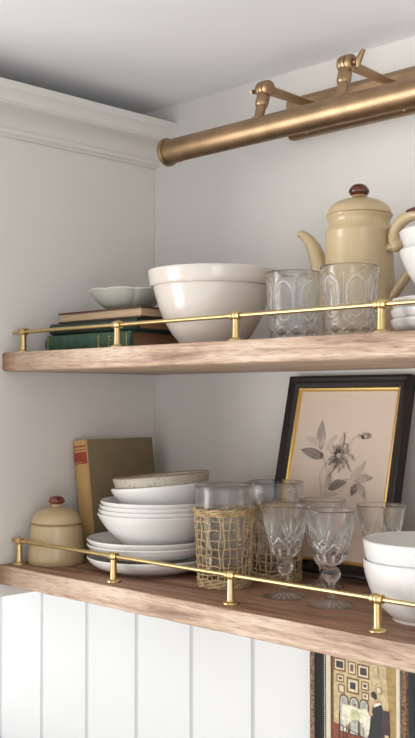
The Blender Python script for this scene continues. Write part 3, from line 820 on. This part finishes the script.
# ragged flower head
rf = random.Random(21); fc = (.1441, .2081)
for ring_, (n_p, ln, wd) in enumerate(((15, .030, .0070), (13, .023, .0070), (10, .014, .006))):
    for k in range(n_p):
        a = 2*pi*(k+rf.random()*.6)/n_p+ring_*.3; l_ = ln*(.7+.5*rf.random())*(1.15 if sin(a) < -.3 else .92)
        tip = (fc[0]+l_*cos(a), fc[1]+l_*sin(a)); b_ = (fc[0]+.003*cos(a), fc[1]+.003*sin(a))
        dark = (cos(a) < .25 and ring_ > 0)
        art.leaf(q(b_), q(tip), wd, [I4, I3, I2][ring_] if not dark else [I3, I2, I1][ring_], [I3, I2, I1][ring_], .002*(rf.random()-.5), vein=False)
for k in range(26):
    a = rf.uniform(0, 2*pi); r_a = .005+rf.random()*.004; r_b = r_a+.008+rf.random()*.009
    art.line([q((fc[0]+r_a*cos(a), fc[1]+r_a*sin(a))), q((fc[0]+r_b*cos(a+.1), fc[1]+r_b*sin(a+.1)))], .0009, I1 if k % 2 else I2, .0002)
art.poly([q((fc[0]+.0045*cos(i*pi/7), fc[1]+.0042*sin(i*pi/7))) for i in range(14)], I4)
art.poly([q((fc[0]-.0005+.0024*cos(i*pi/6), fc[1]-.0006+.002*sin(i*pi/6))) for i in range(12)], I2)
# bud
bc = (.1935, .2434)
art.leaf(q((.1870, .2425)), q((.1965, .2480)), .0065, I2, I1, 0, False); art.leaf(q((.1865, .2430)), q((.1965, .2395)), .0060, I1, I1, 0, False)
art.poly([q((bc[0]+.003+.0042*cos(i*pi/7), bc[1]+.0038*sin(i*pi/7))) for i in range(14)], I3)
art.line([q((.1945, .2470)), q((.2000, .2455)), q((.2010, .2420)), q((.1960, .2395))], .0007, I1)
art.line([q((.1815, .2395)), q((.1850, .2420)), q((.1880, .2430))], .0010, I1); art.line([q((.1805, .2470)), q((.1840, .2450)), q((.1880, .2435))], .0009, I1)
art.done('print_sheet', ba)

# ------------------------------------------------------------------ framed interior painting hung on the panelling
LX, LB, LW_, LH_ = .452, 1.085, .203, .275
ip = thing('framed_painting', 'small painting of a parlour in an ornate beaded frame under the shelf', 'picture', (LX, -.0045, LB))
bm = bmesh.new()
sweep_frame(bm, LW_, LH_, [(0, 0), (0, .037), (.0015, .0415), (.0060, .0430), (.0112, .0410), (.0122, .0390), (.0165, .0290), (.0205, .0256), (.0250, .0250), (.0250, .0)], [0, 1, 1, 1, 0, 0, 0, 0, 0, 0])
link_bm('frame', bm, [M['cove'], M['mould']], ip, autos=30)
bm = bmesh.new()
def bead_row(a, b):
    a = Vector(a); b = Vector(b); L = (b-a).length; n_ = int(L/.0036)
    for i in range(n_):
        p = a+(b-a)*(i+.5)/n_
        r_ = bmesh.ops.create_icosphere(bm, subdivisions=1, radius=.0015)
        for v in r_['verts']: v.co += p
e = .0230; y_ = -.0265
for a, b in (((e, y_, e), (LW_-e, y_, e)), ((LW_-e, y_, e), (LW_-e, y_, LH_-e)), ((LW_-e, y_, LH_-e), (e, y_, LH_-e)), ((e, y_, LH_-e), (e, y_, e))): bead_row(a, b)
link_bm('bead_trim', bm, M['liner'], ip)
bm = bmesh.new()
sweep_frame(bm, LW_-.0500, LH_-.0500, [(0, .020), (0, .0252), (.002, .0258), (.0075, .0240), (.0085, .0225), (.0085, .020)], [0, 0, 0, 0, 1, 1])
for v in bm.verts: v.co += Vector((.0250, 0, .0250))
link_bm('liner', bm, [M['liner'], M['gold']], ip, autos=25)
pc = lambda r, g, b, nm: mat('paint_'+nm, lin(r, g, b), .55, var=.32, vscale=130)
C_wall, C_wall2, C_dark, C_gold, C_mat = pc(206, 186, 140, 'ochre_wall'), pc(176, 146, 84, 'shaded_ochre'), pc(44, 42, 44, 'charcoal'), pc(124, 82, 40, 'frame_brown'), pc(226, 210, 176, 'mount')
C_cloth, C_cloth2, C_wood, C_floor, C_blk, C_skin, C_plum, C_gr = pc(238, 232, 206, 'cloth'), pc(206, 204, 158, 'cloth_fold'), pc(92, 52, 30, 'chair_brown'), pc(140, 66, 34, 'floor_red'), pc(24, 24, 30, 'black_dress'), pc(214, 160, 120, 'skin'), pc(66, 34, 42, 'plum_chair'), pc(196, 196, 184, 'chair_back')
pa = Art(y0=-.0205)
ox, oz = LX-.009, LB-.0045
PX0, PX1, PZ0, PZ1 = .0325, LW_-.0325, .0325, LH_-.0325
pa.rect(PX0, PZ0, PX1, PZ1, C_wall)
def c2(p): return (min(max(p[0]-ox, PX0), PX1), min(max(p[1]-oz, PZ0), PZ1))
pa.poly([c2(p) for p in ((.604, 1.10), (.70, 1.10), (.70, 1.40), (.588, 1.40))], C_wall2)
pa.poly([c2(p) for p in ((.47, 1.10), (.481, 1.10), (.481, 1.40), (.47, 1.40))], C_gold)
pa.poly([c2(p) for p in ((.47, 1.10), (.70, 1.10), (.70, 1.163), (.47, 1.185))], C_floor)
def pic(a, b, c, d, f_=.0028, m_=.0028, dk=None):
    a, d_ = c2((a, b)); c, b_ = c2((c, d))
    lo_, hi_ = min(b_, d_), max(b_, d_)
    pa.rect(a, lo_, c, hi_, C_gold); pa.rect(a+f_, lo_+f_, c-f_, hi_-f_, C_mat)
    pa.rect(a+f_+m_, lo_+f_+m_, c-f_-m_, hi_-f_-m_, dk or C_dark)
pic(.481, 1.2968, .5071, 1.2740); pic(.5118, 1.2950, .5290, 1.2725, .0022, .003, C_gold); pic(.5316, 1.2940, .5575, 1.2700, .003, .003)
pic(.4876, 1.2690, .5039, 1.2555, .002, .0028); pic(.5092, 1.2670, .5358, 1.2405, .003, .0045); pic(.5400, 1.2660, .5560, 1.2510, .002, .003)
pic(.4913, 1.2520, .5049, 1.2370, .002, .0026, C_mat); pic(.5409, 1.2480, .5560, 1.2340, .002, .003, C_gold)
for cx_ in (.5034, .5250, .5460):           # arched chair backs behind the table
    arch = [(cx_-.0098, 1.170)]+[(cx_-.0098*cos(i*pi/10), 1.226+.0100*sin(i*pi/10)) for i in range(11)]+[(cx_+.0098, 1.170)]
    pa.poly([c2(p) for p in arch], C_wood)
    arch = [(cx_-.0078, 1.172)]+[(cx_-.0078*cos(i*pi/10), 1.2255+.0080*sin(i*pi/10)) for i in range(11)]+[(cx_+.0078, 1.172)]
    pa.poly([c2(p) for p in arch], C_gr)
    for dx_ in (-.0035, 0, .0035): pa.line([c2((cx_+dx_, 1.19)), c2((cx_+dx_*.7, 1.231))], .0008, C_wood)
cl = [(.5008, 1.2186), (.5194, 1.2200), (.5327, 1.2171), (.5525, 1.2198), (.559, 1.2079), (.5581, 1.1787), (.5506, 1.1744), (.5442, 1.1915), (.5326, 1.1983), (.5193, 1.1941), (.5091, 1.1812), (.5057, 1.1724), (.499, 1.1952)]
pa.poly([c2(p) for p in cl], C_cloth)
pa.poly([c2(p) for p in ((.519, 1.2140), (.5325, 1.2150), (.537, 1.2080), (.5380, 1.1960), (.5326, 1.1983), (.5193, 1.1941), (.5160, 1.200))], C_cloth2)
pa.poly([c2((.5275+.0022*cos(i*pi/5), 1.2225+.0022*sin(i*pi/5))) for i in range(10)], C_floor)
for a, b in (((.4935, 1.205), (.4925, 1.150)), ((.509, 1.185), (.508, 1.145)), ((.544, 1.188), (.545, 1.145)), ((.5025, 1.18), (.5015, 1.15))): pa.line([c2(a), c2(b)], .0016, C_wood)
pa.line([c2((.493, 1.183)), c2((.550, 1.170))], .0016, C_wood)
pa.poly([c2(p) for p in ((.5832, 1.2249), (.5975, 1.2252), (.599, 1.18), (.600, 1.15), (.597, 1.15), (.596, 1.185), (.588, 1.185), (.586, 1.15), (.5814, 1.15))], C_plum)
pa.poly([c2(p) for p in ((.5655, 1.231), (.5700, 1.2375), (.5800, 1.2367), (.5842, 1.2264), (.5825, 1.2022), (.5830, 1.170), (.584, 1.140), (.552, 1.140), (.5555, 1.175), (.5606, 1.2083))], C_blk)
pa.poly([c2(p) for p in ((.5575, 1.2140), (.5630, 1.2180), (.5650, 1.2130), (.560, 1.2100))], C_skin)
pa.poly([c2(p) for p in ((.5649, 1.2310), (.5690, 1.2400), (.5730, 1.2400), (.5750, 1.235), (.5672, 1.2300))], C_skin)
pa.poly([c2(p) for p in ((.5649, 1.2300), (.5785, 1.237), (.5825, 1.2344), (.5672, 1.2260))], C_cloth)
pa.poly([c2(p) for p in ((.5608, 1.2493), (.5640, 1.2525), (.5680, 1.2524), (.5720, 1.2475), (.5715, 1.240), (.5690, 1.2395), (.565, 1.2420), (.5620, 1.2425))], C_blk)
pa.poly([c2((.577+.0060*cos(i*pi/8), 1.2560+.0062*sin(i*pi/8))) for i in range(16)], C_wall2)
pa.poly([c2((.577+.0048*cos(i*pi/8), 1.2560+.0050*sin(i*pi/8))) for i in range(16)], C_mat)
pa.line([c2((.575, 1.300)), c2((.5755, 1.280)), c2((.580, 1.276))], .0009, C_gold)
pa.done('painting', ip)
